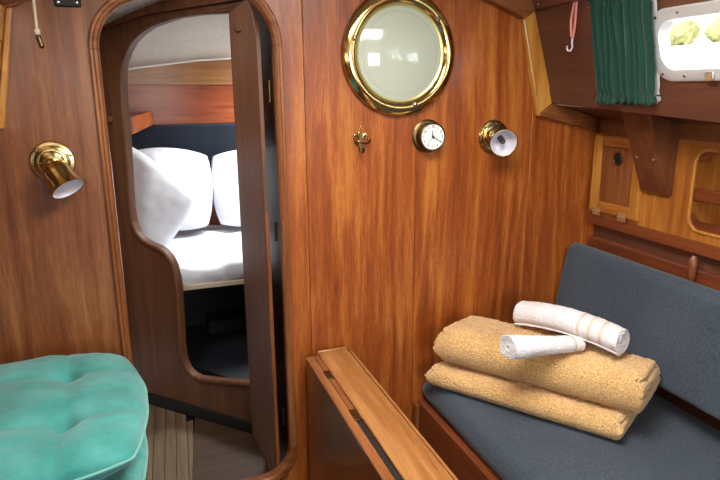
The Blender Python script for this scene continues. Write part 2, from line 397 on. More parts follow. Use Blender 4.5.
# shelf rail, shadow gap and lower boards
fb(YA, D, 1.104, 1.1355, 'red_y', XF-.003, XF+.02, 'rail', .003)
fb(YA, D, 1.00, 1.1035, 'dark_y', XF+.028, XF+.036, 'back_board')
fb(YA, D, .98, 1.062, 'red_y', XF+.008, XF+.027, 'lower_board', .003)
fb(YA, D, .30, .979, 'dark_y', XF+.012, XF+.022, 'back_board')

# ---- port side (mostly beyond the frame)
wp = sroot('wall_port', (-.27, 0, 1.42), 'golden wood trunk side to port')
def txp(z): return -.283+.048*(z-1.428)/.236
PZ0, PZ1 = 1.490, 1.600
def port_bit(y0, y1, z0, z1):
    c = [(txp(z), y, z) for z in (z0, z1) for y in (y1, y0)]; e = [(x-.024, y, z) for x, y, z in c]
    obj('panel', MB().hexa([c[0], c[1], e[1], e[0]], [c[2], c[3], e[3], e[2]]), 'golden_y', wp, bevel=.0015)
port_bit(YA, D, 1.428, PZ0); port_bit(YA, D, PZ1, 1.668)
for i in range(0, len(edges), 2): port_bit(edges[i+1], edges[i], PZ0+.0003, PZ1-.0003)
struct(obj('ceiling_side_deck', MB().box(-.66, -.3075, YA, D, 1.428, 1.445), 'golden_y'), 'golden wood underside of the port side deck')
struct(obj('wall_left', MB().box(-.64, -.62, YA, D, .1, 1.445), 'mahogany_y'), 'mahogany planking along the port hull')
struct(obj('trim_6', MB().prism([(-.26, 1.667), (-.222, 1.670), (-.19, 1.686), (-.20, 1.72), (-.26, 1.72)], YA, D-.031), 'mahogany_y'), 'mahogany carline along the top of the port trunk')

# ---- cabin top with its hatch, aft bulkhead with the companionway, sole
ct = sroot('ceiling', (.36, 0, 1.88), 'white headliner of the saloon')
HA, HB = .42, .98
for x0, x1, y0, y1 in ((-.30, .10, YA, D), (.66, 1.12, YA, D), (.10, .66, YA, HA), (.10, .66, HB, D)):
    obj('headliner_panel', MB().box(x0, x1, y0, y1, 1.862, 1.875), 'white_liner', ct)
for x0, x1, y0, y1 in ((.085, .10, HA-.015, HB+.015), (.66, .675, HA-.015, HB+.015), (.10, .66, HA-.015, HA), (.10, .66, HB, HB+.015)):
    obj('hatch_coaming', MB().box(x0, x1, y0, y1, 1.845, 1.93), 'mahogany_x', ct)
for s_, xw in ((1, 1.03), (-1, -.26)):
    obj('upstand', MB().box(xw-.012, xw+.012, YA, D-.031, 1.70, 1.862), 'white_paint', ct)
wa = sroot('wall_aft', (.36, YA, .1), 'aft bulkhead with the companionway')
for x0, x1, z0, z1 in ((-.64, .10, .1, 1.87), (.70, 1.30, .1, 1.87), (.10, .70, .1, 1.20), (.10, .70, 1.76, 1.87)):
    obj('panel', MB().box(x0, x1, YA-.02, YA, z0, z1), 'bulkhead', wa)
fl = sroot('floor', (.36, 0, .15), 'saloon sole')
for i in range(9):
    obj('plank', MB().box(.0+i*.08, .0785+i*.08, YA, D-.02, .15, .168), 'sole', fl)
obj('floor_base', MB().box(-.64, 1.30, YA, D, .12, .15), 'soledark', fl)

# ================================================================== PASSAGE AND FORE CABIN
p0 = Vector((-.081, 2.522)); u_ = Vector((.69019, -.72363)); nrm = Vector((.72363, .69019))   # inner wall: along u_, nrm points away from us
def wp3(s, z, d=0): q = p0+u_*s+nrm*d; return (q.x, q.y, z)
inner_out = [(.60, 1.752), (.434, 1.756), (.34, 1.752), (.276, 1.741), (.21, 1.728), (.151, 1.703), (.11, 1.677), (.079, 1.645), (.056, 1.61), (.043, 1.575), (.036, 1.53), (.033, 1.472), (.029, 1.322), (.020, 1.15), (.015, 1.06), (.020, 1.0), (.034, .962), (.066, .931), (.10, .917), (.135, .910), (.172, .897), (.20, .873), (.218, .84), (.228, .79), (.231, .74), (.226, .60), (.222, .48), (.228, .44), (.245, .408), (.27, .388), (.307, .380), (.40, .392), (.60, .42)]
right_edge = .66
wi = sroot('wall_inner', (p0.x, p0.y, .2), 'angled mahogany wall of the passage with a curved opening')
loop = inner_out+[(right_edge, .44), (right_edge, 1.74)]
outer = [(.95, .2), (-.45, .2), (-.45, 1.90), (.95, 1.90)]
# three boards: left of the opening, below, right, above
def iw(name, poly, mat, d0=0, d1=.02, bev=.0012):
    n = len(poly); v = [wp3(a, z, d0) for a, z in poly]+[wp3(a, z, d1) for a, z in poly]
    f = [tuple(range(n)), tuple(range(2*n-1, n-1, -1))]+[(i, i+n, (i+1) % n+n, (i+1) % n) for i in range(n)]
    return obj(name, MB().add(v, f), mat, wi, bevel=bev, angle=30)
kL = 12   # index on the left side where the upper and lower board meet (near s=.029)
iw('panel', [(-.45, .2), (-.45, 1.90), (.95, 1.90), (.95, .2), (right_edge, .2), (right_edge, 1.748)]+inner_out+[(right_edge, .43), (right_edge-.001, .2)], 'inner')
# edging round the opening
path = inner_out
nn = normals_of(path)
prof = [(-.003, .024), (-.003, -.005), (.002, -.009), (.009, -.009), (.013, -.005), (.013, .0005), (0, .0005), (0, .024)]
def edge_piece(i0, i1):
    v = []; f = []; pp = path[i0:i1+1]; n2 = nn[i0:i1+1]; n = len(prof)
    for (a, z), (na, nz) in zip(pp, n2):
        for o, d in prof: v.append(wp3(a+na*o, z+nz*o, d))
    m = len(pp)
    for i in range(m-1):
        for k in range(n): f.append((i*n+k, i*n+(k+1) % n, (i+1)*n+(k+1) % n, (i+1)*n+k))
    f += [tuple(range(n-1, -1, -1)), tuple((m-1)*n+k for k in range(n))]
    obj('edging', MB().add(v, f), 'doorwood', wi, angle=35)
edge_piece(0, 11); edge_piece(11, 15); edge_piece(15, 24); edge_piece(24, len(path)-1)
iw('catch_block', [(-.068, 1.388), (-.030, 1.388), (-.030, 1.41), (-.068, 1.41)], 'mahogany', -.012, 0, .002)
iw('beam', [(-.16, 1.70), (-.16, 1.735), (.2, 1.80), (.9, 1.84), (.9, 1.80), (.2, 1.765)], 'inner_x', -.02, 0, .002)
iw('baseboard', [(-.45, .2), (.95, .2), (.95, .25), (-.45, .25)], 'black', -.012, 0, .002)
# passage sole
fp = sroot('floor_passage', (.1, 2.0, .2), 'passage sole of teak planks and a brown board')
ang = math.radians(-4)
for i in range(9):
    x0 = -.30+i*.041
    poly = [(x0, 1.47), (x0+.0395, 1.47), (x0+.0395+.05, 2.6), (x0+.05, 2.6)]
    if i == 8: poly = [(x0, 1.47), (x0+.005, 1.47), (x0+.062, 2.3), (x0+.037, 2.3)]
    obj('plank', MB().prism(poly, .186, .2, 'z'), 'sole', fp, bevel=.0008)
obj('sole_board', MB().prism([(.015, 1.47), (.60, 1.47), (.60, 1.95), (.25, 2.2), (.105, 2.35), (.085, 2.2)], .186, .204, 'z'), 'soledark', fp, bevel=.002)
obj('floor_base', MB().box(-.5, .62, 1.468, 3.4, .14, .1855), 'black', fp)
wps = sroot('wall_passage', (.1, 1.8, .2), 'mahogany passage sides')
obj('panel', MB().box(-.52, -.50, 1.468, 2.9, .2, 1.9), 'inner', wps)
obj('panel', MB().box(.60, .62, 1.468, 2.3, .2, 1.9), 'inner', wps)
obj('side_panel', MB().box(.318, .334, 1.4685, 1.93, .205, 1.9), 'dark_z', wps)  # dark panel added so the gap beside the door stays black
cps = sroot('ceiling_passage', (0, 2, 1.9), 'pale headliner over the passage')
for poly in ([(-.52, 1.468), (.62, 1.468), (.62, 1.79), (-.095, 2.53), (-.095, 1.55), (-.52, 1.55)], [(-.52, 1.551), (-.345, 1.551), (-.345, 1.87), (-.096, 1.87), (-.096, 2.53), (-.42, 2.88), (-.52, 2.88)]):
    obj('headliner_panel', MB().prism(poly, 1.902, 1.92, 'z'), 'white_liner', cps)

# ---- the passage door, hinged at the starboard side and swung forward
dr = sroot('door_1', (.290, 1.49, .49), 'dark mahogany passage door standing open')
q0 = Vector((.273, 1.490)); q1 = Vector((.268, 1.885)); du = (q1-q0).normalized(); dn = Vector((du.y, -du.x)); W_ = (q1-q0).length
dpoly = [(.0, .40), (W_, .34)]+[(W_, 1.715), (W_-.006, 1.722), (.12, 1.722)]+[(.12-.12*math.sin(math.radians(a)), 1.60+.12*math.cos(math.radians(a))) for a in (20, 45, 70, 90)]
n = len(dpoly)
vv = [(*(q0+du*a+dn*t), z) for t in (0, .011) for a, z in dpoly]
vv = [(x, y, z) for x, y, z in vv]
obj('leaf', MB().add(vv, [tuple(range(n)), tuple(range(2*n-1, n-1, -1))]+[(i, i+n, (i+1) % n+n, (i+1) % n) for i in range(n)]), 'doorwood', dr, bevel=.0015, angle=30)
e0 = q0+du*-.0055
obj('lipping', MB().add([(*(q0+du*a+dn*t), z) for t in (.001, .0105) for a, z in ((-.005, .42), (0, .42), (0, 1.20), (-.005, 1.20))], [(0, 1, 2, 3), (7, 6, 5, 4), (0, 4, 5, 1), (1, 5, 6, 2), (2, 6, 7, 3), (3, 7, 4, 0)]), 'mahogany', dr, bevel=.0008)
for z in (.62, 1.15, 1.5):
    obj('hinge', MB().tube([(.300, 1.486, z-.025), (.300, 1.486, z+.025)], .004, 8), 'brass_dark', dr)
hk = q0+du*.20
obj('coat_hook', MB().tube([(hk.x-.0005, hk.y, 1.655), (hk.x-.012, hk.y, 1.652), (hk.x-.018, hk.y, 1.662)], .003, 8), 'brass_dark', dr)

# ---- fore cabin shell
HY = 3.35
wh = sroot('wall_head', (.2, HY, .5), 'mahogany headboard wall of the fore cabin')
obj('panel', MB().box(-.60, 1.0, HY, HY+.02, 1.335, 1.54), 'head_x', wh, bevel=.002)
obj('panel', MB().box(-.60, 1.0, HY+.004, HY+.02, .45, 1.345), 'head_x', wh)
obj('beam', MB().prism([(-.60, 1.535), (1.0, 1.535), (1.0, 1.70), (.6, 1.688), (.3, 1.668), (0, 1.63), (-.3, 1.575), (-.60, 1.56)], HY-.012, HY+.02), 'headbeam', wh, bevel=.003)
cp = [(-.60, 1.558), (-.3, 1.575), (0, 1.63), (.3, 1.668), (.6, 1.688), (1.0, 1.70)]
obj('headliner_edge', MB().tube([(x, HY-.020, z-.008) for x, z in cp], .008, 8), 'white_paint', wh)
# sloping cambered headliner of the fore cabin, open at the hatch
def liner(x0, x1, y0, y1):
    def zc(x, y):
        for (a, za), (b, zb) in zip(cp, cp[1:]):
            if a <= x <= b or (b == 1.0 and x >= b): return za+(zb-za)*(x-a)/(b-a)+.20*(HY-y)/1.2
        return 1.60
    return MB().grid(lambda i, j: (x0+(x1-x0)*i, y0+(y1-y0)*j, zc(x0+(x1-x0)*i, y0+(y1-y0)*j)), 12, 8)
cf = sroot('ceiling_fore_cabin', (.2, 2.9, 1.7), 'pale textured headliner of the fore cabin')
for a in ((-.60, .50, 2.0, HY), (.94, 1.0, 2.0, HY), (.50, .94, 3.14, HY), (.50, .94, 2.0, 2.72)):
    o = obj('headliner_panel', liner(*a), 'white_liner', cf)
    sl = o.modifiers.new('thick', 'SOLIDIFY'); sl.thickness = .012; sl.offset = 1
wsf = sroot('wall_fore_sides', (.2, 2.9, .2), 'fore cabin sides')
obj('panel', MB().box(-.62, -.60, 2.9, HY, .2, 1.9), 'white_paint', wsf)
obj('panel', MB().box(1.0, 1.02, 1.8, HY, .2, 1.9), 'white_paint', wsf)
# berth base
be = thing('berth', (.2, 2.9, .2), 'built-in fore cabin berth with a pale front rail above a dark void', 'berth')
obj('front_rail', MB().box(.02, .98, 2.50, 2.525, .690, .711), 'band', be, bevel=.003)
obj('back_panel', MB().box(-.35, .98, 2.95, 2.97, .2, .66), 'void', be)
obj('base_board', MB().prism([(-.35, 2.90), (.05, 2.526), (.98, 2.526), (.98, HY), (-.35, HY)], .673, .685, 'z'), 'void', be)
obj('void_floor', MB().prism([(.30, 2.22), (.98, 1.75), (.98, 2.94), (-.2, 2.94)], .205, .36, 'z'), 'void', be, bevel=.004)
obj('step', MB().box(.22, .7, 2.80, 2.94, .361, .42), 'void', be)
# mattress with a sheet, wrinkled
def nzv(x, y, z=0, s=1): return noise.noise(Vector((x*s, y*s, z*s)))
def sheet(i, j):
    x = .03+.94*i; t = j
    if t < .18:
        y = 2.512; z = .713+.072*(t/.18)
        y -= .010*math.sin(PI*t/.18)
    else:
        k = (t-.18)/.82; y = 2.512+.80*k; z = .785+.02*math.sin(PI*min(1, k*1.1))
    z += .012*nzv(x, y, 0, 7)+.010*nzv(x*.6, y, 3, 16)
    y += (.016*nzv(x*1.3, z*.6, 5, 12) if t < .18 else .008*nzv(x, z, 5, 14)); z += .010*nzv(x*2+y, y*.8-x, 9, 8)*(t > .1)
    if t > .18 and x < .12: pass
    return (x, y, z)
mt = thing('mattress', (.5, 2.9, .69), 'white sheeted berth mattress seen through the curved opening', 'mattress')
obj('sheet', MB().grid(sheet, 60, 50), 'linen', mt, angle=180)
obj('pad', MB().box(.04, .96, 2.53, 3.30, .686, .760), 'linen', mt)

# pillows
def pillow(name, c, ax_u, ax_v, a, b, h, label, seed=0, group=None):
    U = Vector(ax_u).normalized(); V = Vector(ax_v); V = (V-U*V.dot(U)).normalized(); Nn = U.cross(V)
    c = Vector(c); n = 34; v = []; f = []; idx = {}
    def pt(i, j, sgn):
        x = -1+2*i/(n-1); y = -1+2*j/(n-1)
        k = .10
        kk = .45; px = x*((1-kk)+kk*math.sqrt(1-y*y/2)); py = y*((1-kk)+kk*math.sqrt(1-x*x/2))
        e = max(0, (1-abs(x)**2.4)*(1-abs(y)**2.4))
        hh = h*e**.42*(1+.25*nzv(x+seed, y, 0, 1.7))+.035*h*0
        wr = .006*nzv(x*1.5+seed, y*1.5, sgn, 4)*(e > .001)
        return c+U*(px*a)+V*(py*b)+Nn*(sgn*hh+wr)
    for sgn in (1, -1):
        for i in range(n):
            for j in range(n):
                if sgn == -1 and (i in (0, n-1) or j in (0, n-1)): idx[(i, j, -1)] = idx[(i, j, 1)]
                else: idx[(i, j, sgn)] = len(v); v.append(pt(i, j, sgn))
        for i in range(n-1):
            for j in range(n-1): f.append((idx[(i, j, sgn)], idx[(i+1, j, sgn)], idx[(i+1, j+1, sgn)], idx[(i, j+1, sgn)]))
    o = obj(name, MB().add(v, f), 'linen', angle=180); tag(o, label, 'pillow', group); return o
pillow('pillow', (-.088, 2.80, 1.03), (.70, -.28, -.60), (.45, -.1, .80), .25, .22, .075, 'white pillow in shade standing on edge at the left of the berth', 1, 'pillows on the berth')
pillow('pillow', (.115, 3.12, 1.03), (1, .05, -.12), (.1, .42, .9), .20, .215, .075, 'bright white pillow leaning on the headboard behind the shaded pillow', 2, 'pillows on the berth')
pillow('pillow', (.51, 3.15, 1.01), (1, -.05, .03), (0, .48, .88), .20, .215, .075, 'bright white pillow nearest the passage door, leaning on the headboard', 3, 'pillows on the berth')
# dark bolster along the headboard, and a shelf to port
tag(obj('headboard_cushion', MB().box(-.2, .98, HY-.06, HY-.001, 1.10, 1.334), 'dkfab', bevel=.015, seg=3), 'charcoal padded cushion along the foot of the headboard panel', 'cushion')
sh = thing('shelf_box', (-.2, 2.9, 1.335), 'orange mahogany shelf along the port side of the fore cabin', 'shelf')
obj('fascia', MB().hexa([(.062, HY-.001, 1.336), (-.036, 2.60, 1.336), (-.051, 2.60, 1.336), (.047, HY-.001, 1.336)], [(.056, HY-.001, 1.404), (-.034, 2.60, 1.404), (-.049, 2.60, 1.404), (.041, HY-.001, 1.404)]), 'orange_y', sh, bevel=.002)
obj('shelf_top', MB().prism([(.04, HY-.001), (-.050, 2.62), (-.30, 2.86), (-.58, 2.98), (-.58, HY-.001)], 1.38, 1.392, 'z'), 'orange_y', sh)

# ================================================================== BULKHEAD FITTINGS
# ---- brass deck port
po = thing('porthole', (.623, D, 1.436), 'large round brass porthole with frosted glass on the bulkhead', 'porthole')
pc = (.623, D, 1.588)
obj('spacer', MB().lathe([(.100, 0), (.153, 0), (.153, .006), (.100, .006)], pc, (0, -1, 0), 64, closed=True), 'dark_z', po)
obj('ring', MB().lathe([(.1175, .0065), (.151, .0065), (.1525, .010), (.1505, .0150), (.144, .0195), (.135, .0225), (.1275, .0225), (.121, .018), (.1175, .013)], pc, (0, -1, 0), 96, closed=True), 'brass', po, angle=60)
obj('gasket', MB().lathe([(.1125, .0065), (.1173, .0065), (.1173, .0145), (.1125, .0125)], pc, (0, -1, 0), 64, closed=True), plain('brass_lip', '#d8d28e', .3, .6), po)
obj('pane', MB().lathe([(.1123, .0065), (.1123, .011), (.1115, .0116), (.0, .0116)], pc, (0, -1, 0), 64), 'frost', po, angle=50)
obj('etched_ring', MB().lathe([(.1000, .0112), (.1008, .0112), (.1008, .01175), (.1000, .01175)], pc, (0, -1, 0), 64, closed=True), plain('etched_line', '#8e9484', .5), po)
for sx, sz in ((.507, 1.619), (.731, 1.681), (.659, 1.470)):
    q = Vector((sx-.623, 0, sz-1.588)).normalized()*.129
    sc_ = obj('screw', MB().lathe([(.006, .0205), (.0062, .0235), (.005, .0262), (.0025, .0275), (0.0003, .028)], (pc[0]+q.x, D, pc[2]+q.z), (0, -1, 0), 16), 'steel', po)
    obj('slot', MB().box(pc[0]+q.x-.0045, pc[0]+q.x+.0045, D-.0284, D-.027, pc[2]+q.z-.0007, pc[2]+q.z+.0007), 'ink', sc_)

# ---- ship's clock
ck = thing('wall_clock', (.706, D, 1.34), 'small round brass clock with a white dial on the bulkhead', 'clock')
cc = (.706, D, 1.382)
obj('flange', MB().lathe([(0, 0), (.043, 0), (.0435, .003), (.040, .006), (.036, .007)], cc, (0, -1, 0), 48), 'brass_dark', ck)
obj('case', MB().lathe([(.0345, .006), (.0345, .030), (.036, .032), (.036, .037), (.034, .0385), (.0325, .037), (.0325, .034), (0, .034)], cc, (0, -1, 0), 48), 'brass_dark', ck, angle=30)
dl = obj('dial', MB().lathe([(.0322, .034), (.0322, .0352), (0, .0352)], cc, (0, -1, 0), 40), 'dial', ck, angle=30)
for h in range(12):
    a = math.radians((h+1)*30); cv = bpy.data.curves.new('numeral', 'FONT'); cv.body = str(h+1); cv.size = .0088; cv.align_x = 'CENTER'; cv.align_y = 'CENTER'; cv.offset = .00025
    to = bpy.data.objects.new('numeral_text', cv); COL.objects.link(to); bpy.context.view_layer.update()
    tm = to.to_mesh(); mb = MB()
    mb.add([(cc[0]+.0265*math.sin(a)+p.co.x, D-.0355, cc[2]+.0265*math.cos(a)+p.co.y) for p in tm.vertices], [tuple(q.vertices) for q in tm.polygons])
    to.to_mesh_clear(); bpy.data.objects.remove(to); obj('numeral', mb, 'ink', dl, smooth=False)
def hand(deg, l, wd, dep, tail=.005):
    a = math.radians(deg); s_, c_ = math.sin(a), math.cos(a)
    pts = [(-wd, -tail), (wd, -tail), (wd*.5, l), (-wd*.5, l)]
    obj('hand', MB().prism([(cc[0]+p*c_+q*s_, cc[2]-p*s_+q*c_) for p, q in pts], D-dep-.0006, D-dep), 'ink', dl)
hand(-10, .017, .0016, .0358); hand(120, .024, .0012, .0366); hand(222, .024, .0005, .0374)
obj('hand_boss', MB().lathe([(.0022, .0354), (.0022, .0385), (0, .0387)], cc, (0, -1, 0), 12), 'ink', dl)

# ---- brass reading lamps
def lamp(base, direction, label, rb, sh_len, ro):
    bx, bz = base; t = thing('wall_lamp', (bx, D, bz-rb), label, 'lamp', 'swivelling brass reading lamps'); B3 = Vector((bx, D, bz))
    obj('base_plate', MB().lathe([(rb, 0), (rb, .003), (rb*.94, .0065), (rb*.80, .0075), (rb*.78, .0105), (rb*.72, .0125), (rb*.55, .013), (rb*.50, .018), (rb*.36, .0215), (0, .022)], B3, (0, -1, 0), 48), 'brass_old', t, angle=35)
    for a in (20, 140, 260):
        q = Vector((math.cos(math.radians(a)), 0, math.sin(math.radians(a))))*rb*.86
        obj('screw', MB().lathe([(.0032, .006), (.003, .0085), (.001, .0095)], B3+q, (0, -1, 0), 10), 'brass_dark', t)
    d = Vector(direction).normalized()
    piv = B3+Vector((0, -.034, 0))
    obj('stem', MB().tube([B3+Vector((0, -.018, 0)), piv], [.0085, .0075], 16), 'brass_old', t)
    obj('swivel', MB().lathe([(.0005, -.011), (.006, -.0095), (.0095, -.006), (.011, 0), (.0095, .006), (.006, .0095), (.0005, .011)], piv, d, 20), 'brass_old', t, angle=90)
    side = d.cross(Vector((0, 0, 1))).normalized()
    sw = obj('switch', MB().tube([piv+side*.008-d*.001, piv+side*.024+Vector((0, 0, .002))], [.0035, .0028], 10), 'brass_old', t)
    s0 = .004; r0 = ro*.74
    prof = [(.0075, s0), (r0*.75, s0+.003), (r0, s0+.009), (r0*1.10, s0+sh_len*.35), (ro*.80, s0+sh_len*.65), (ro*.97, s0+sh_len*.96), (ro, s0+sh_len)]
    obj('shade', MB().lathe(prof+[(ro-.0015, s0+sh_len)]+[(max(r-.0016, .002), h+.0012) for r, h in reversed(prof[:-1])], piv, d, 48, closed=True), 'brass_old', t, angle=50)
    ip = [(ro-.0022, s0+sh_len-.0008)]+[(max(r-.0020, .002), h+.0016) for r, h in reversed(prof[:-1])]
    obj('enamel_lining', MB().lathe(ip, piv, d, 48, cap=False), 'shade_in', t, angle=60)
    obj('bulb', MB().lathe([(.008, s0+.006), (.0085, s0+.020), (.007, s0+.026), (.0075, s0+.034), (.005, s0+.040), (.0005, s0+.042)], piv, d, 20), 'bulb', t, angle=60)
lamp((-.188, 1.355), (.46, -.46, -.76), 'brass reading lamp left of the doorway with its shade turned down', .045, .064, .036)
lamp((.907, 1.374), (-.33, -.92, -.22), 'brass reading lamp beside the clock with its shade facing the room', .046, .046, .037)

# ---- fleur-de-lis coat hook
fh = thing('coat_hook', (.518, D, 1.34), 'small brass fleur-de-lis coat hook beside the clock', 'hook')
hx, hz = .518, 1.382
def hp_(pts, y0, y1, name='petal'): obj(name, MB().prism([(hx+a, hz+b) for a, b in pts], y0, y1), 'brass_old', fh, bevel=.0012)
hp_([(-.003, -.006), (.003, -.006), (.007, .010), (.0035, .020), (0, .034), (-.0035, .020), (-.007, .010)], D-.006, D-.0005)
for s_ in (-1, 1):
    obj('petal', MB().tube([(hx+s_*.003, D-.004, hz-.010), (hx+s_*.006, D-.005, hz+.004), (hx+s_*.011, D-.005, hz+.012), (hx+s_*.0165, D-.005, hz+.010), (hx+s_*.0175, D-.005, hz+.003), (hx+s_*.013, D-.005, hz-.001)], [.0028, .0034, .0034, .0032, .0028, .0018], 8), 'brass_old', fh)
    obj('arm', MB().tube([(hx+s_*.003, D-.004, hz-.009), (hx+s_*.012, D-.010, hz-.013), (hx+s_*.019, D-.018, hz-.009), (hx+s_*.0195, D-.021, hz-.002)], [.003, .003, .0028, .0034], 8), 'brass_dark', fh)
hp_([(-.009, -.010), (.009, -.010), (.009, -.005), (-.009, -.005)], D-.007, D-.0005, 'band')
hp_([(-.0045, -.012), (.0045, -.012), (.0045, -.027), (0, -.032), (-.0045, -.027)], D-.005, D-.0005, 'tail')
obj('arm', MB().tube([(hx, D-.004, hz-.020), (hx, D-.014, hz-.034), (hx, D-.026, hz-.033), (hx, D-.030, hz-.022)], [.0035, .0033, .0033, .0042], 8), 'brass_dark', fh)

# ---- cord with a brass weight, black catch above it
pcd = thing('pull_cord', (-.180, 1.40, 1.575), 'cream cord with a small weight hanging at top left', 'cord')
obj('cord', MB().tube([(-.176, 1.395, 1.86), (-.1775, 1.396, 1.72), (-.179, 1.397, 1.622)], .0028, 8), 'rope', pcd)
obj('knot', MB().lathe([(.0005, .008), (.005, .005), (.006, 0), (.005, -.005), (.0005, -.008)], (-.179, 1.397, 1.618), (0, 0, 1), 12), 'rope', pcd, angle=90)
obj('weight', MB().tube([(-.179, 1.397, 1.613), (-.1775, 1.397, 1.605), (-.175, 1.397, 1.596), (-.174, 1.397, 1.590), (-.173, 1.397, 1.586)], [.003, .0055, .0045, .0055, .002], 12), 'brass_dark', pcd)
bc = thing('door_catch', (-.12, D, 1.67), 'black metal catch on the bulkhead above the doorway lamp', 'catch')
obj('plate', MB().box(-.147, -.096, D-.008, D-.0005, 1.672, 1.690), 'black', bc, bevel=.003)
for x in (-.139, -.104): obj('screw', MB().lathe([(.003, .008), (.0025, .0095), (.0005, .010)], (x, D, 1.681), (0, -1, 0), 10), 'steel', bc)

# ================================================================== STARBOARD FITTINGS
# ---- locker door
ld = thing('locker_door', (XF, 1.34, 1.15), 'small golden framed locker door with a finger hole, beside the bulkhead', 'cupboard door')
y0, y1, z0, z1 = 1.248, 1.432, 1.150, 1.371; fw_ = .030
for a, b, c, d, mt_ in ((y0, y0+fw_, z0, z1, 'golden'), (y1-fw_, y1, z0, z1, 'golden')): obj('stile', MB().box(XF-.014, XF-.0005, a, b, c, d), mt_, ld, bevel=.002)
for c, d in ((z0, z0+fw_), (z1-fw_, z1)): obj('rail', MB().box(XF-.014, XF-.0005, y0+fw_+.0003, y1-fw_-.0003, c, d), 'cab_y', ld, bevel=.002)
obj('panel', MB().box(XF-.007, XF-.001, y0+fw_, y1-fw_, z0+fw_, z1-fw_), 'mahogany', ld)
obj('finger_ring', MB().lathe([(.013, .006), (.0185, .006), (.0185, .0095), (.016, .011), (.013, .009)], (XF, 1.340, 1.308), (-1, 0, 0), 28, closed=True), 'brass_dark', ld)
obj('finger_hole', MB().lathe([(.0128, .006), (.0128, .0075), (0, .0075)], (XF, 1.340, 1.308), (-1, 0, 0), 24), 'black', ld)
for yh in (1.399, 1.298):
    h_ = obj('hinge', MB().box(XF-.0155, XF-.014, yh-.015, yh+.015, z0+.002, z0+.013), 'hinge', ld, bevel=.0006)
    obj('knuckle', MB().tube([(XF-.0165, yh-.015, z0), (XF-.0165, yh+.015, z0)], .0026, 8), 'hinge', h_)
    obj('lower_flap', MB().box(XF-.0155, XF-.0143, yh-.015, yh+.015, z0-.011, z0-.002), 'hinge', h_)
# ---- hanging knee
kn = thing('hanging_knee', (1.25, 1.195, 1.237), 'dark mahogany wedge-shaped knee between side deck and locker front', 'bracket')
obj('body', MB().prism([(XF-.0005, 1.234), (XF-.0005, 1.412), (1.150, 1.444), (1.1545, 1.425), (1.236, 1.236)], 1.150, 1.240), 'knee', kn, bevel=.002)
for yb in (1.168, 1.225):
    obj('bolt', MB().lathe([(.0045, 0), (.0042, .003), (.001, .004)], (1.197, yb, 1.326), (-.92, 0, -.39), 12), 'steel', kn)
# ---- turn button peg
tag(obj('turn_button', MB().tube([(1.249, 1.06, 1.035), (1.247, 1.06, 1.045), (1.246, 1.06, 1.09), (1.248, 1.06, 1.099)], [.004, .010, .010, .005], 14), 'mahogany'), 'rounded wooden peg above the backrest cushion under the rail', 'peg')

# ---- windows in the trunk
def window(k, ya, yb, tx=tx, WZ0=WZ0, WZ1=WZ1, sg=1):
    wn = sroot('window_%d' % k, (tx(1.585), (ya+yb)/2, WZ0), 'aluminium framed port light in the trunk side')
    out = rrect(ya-.022, yb+.022, WZ0-.017, WZ1+.017, .05, 10); inn = rrect(ya+.004, yb-.004, WZ0+.006, WZ1-.006, .035, 10)
    n = len(out); v = []; f = []
    for off, pth in ((-.0005, out), (-.005, out), (-.0085, [(a+(b-a)*.18, c+(d_-c)*.18) for (a, c), (b, d_) in zip(out, inn)]), (-.0075, inn), (.024, inn)):
        for (y, z) in pth: v.append((tx(z)+sg*off, y, z))
    for r in range(4):
        for i in range(n):
            j = (i+1) % n; f.append((r*n+i, r*n+j, (r+1)*n+j, (r+1)*n+i))
    fr = obj('frame', MB().add(v, f), 'alu', wn, angle=35)
    v = [(tx(z)+sg*o, y, z) for o in (.012, .018) for (y, z) in rrect(ya+.0045, yb-.0045, WZ0+.0065, WZ1-.0065, .0345, 10)]
    obj('pane', MB().add(v, [tuple(range(n)), tuple(range(2*n-1, n-1, -1))]+[(i, i+n, (i+1) % n+n, (i+1) % n) for i in range(n)]), 'glass', wn)
    for yy, zz in ((yb+.009, (WZ0+WZ1)/2), (yb-.005, WZ1-.0+.001), (yb-.005, WZ0-.001), (yb-.06, WZ1+.006), (yb-.06, WZ0-.006), (ya+.08, WZ1+.006), (ya+.08, WZ0-.006), (ya-.009, (WZ0+WZ1)/2)):
        obj('screw', MB().lathe([(.0032, 0), (.0028, .0022), (.0005, .0028)], (tx(zz)-sg*.0075, yy, zz), (-sg, 0, -.3), 10), 'steel', fr)
    if k == 1: obj('latch', MB().box(tx(1.52)-.014, tx(1.52)-.006, .905, .925, 1.512, 1.530), 'steel', wn, bevel=.001)
for k, (a, b) in enumerate(WINS): window(k+1, a, b)
for k, (a, b) in enumerate(WINS): window(k+4, a, b, txp, PZ0, PZ1, -1)

# ---- green curtain gathered on two wires
cu = thing('curtain', (1.05, 1.14, 1.45), 'dark green gathered curtain pushed aside from the port light', 'curtain')
CY0, CY1 = 1.035, 1.235
def cfab(i, j):
    z = 1.465+.233*j
    gl, gt = math.exp(-((j-.10)/.035)**2), math.exp(-((j-.93)/.03)**2)
    pin = 1-.04*gl-.03*gt
    y = 1.1385-.027*j+(i-.5)*.176*pin+.003*nzv(j*3, i*2, 0, 1)
    wi_ = i**1.0+.06*nzv(i*5, j*.7, 2, 1.2)
    big = .0085*(1 if i > .45 else .6)*(.55+.9*max(0, nzv(i*3.1, j*.5, 7, 1)+.4)); ph = wi_*2*PI*9
    edge = max(0, (.08-j)/.08)+max(0, (j-.95)/.05)
    x = big*math.sin(ph)*(1-.6*gl-.6*gt)+.003*nzv(i*9, j*2.2, 4, 1)+(.0022*(gl+gt)+.0055*edge)*math.sin(i*2*PI*17+2*nzv(i*6, 0, 0, 1))
    x += .004*math.sin(i*PI)*-1*math.sin(j*PI)
    z += .004*math.sin(i*2*PI*8.5+1)*(edge > .3)
    return (tx(z)-.020+x, y, z)
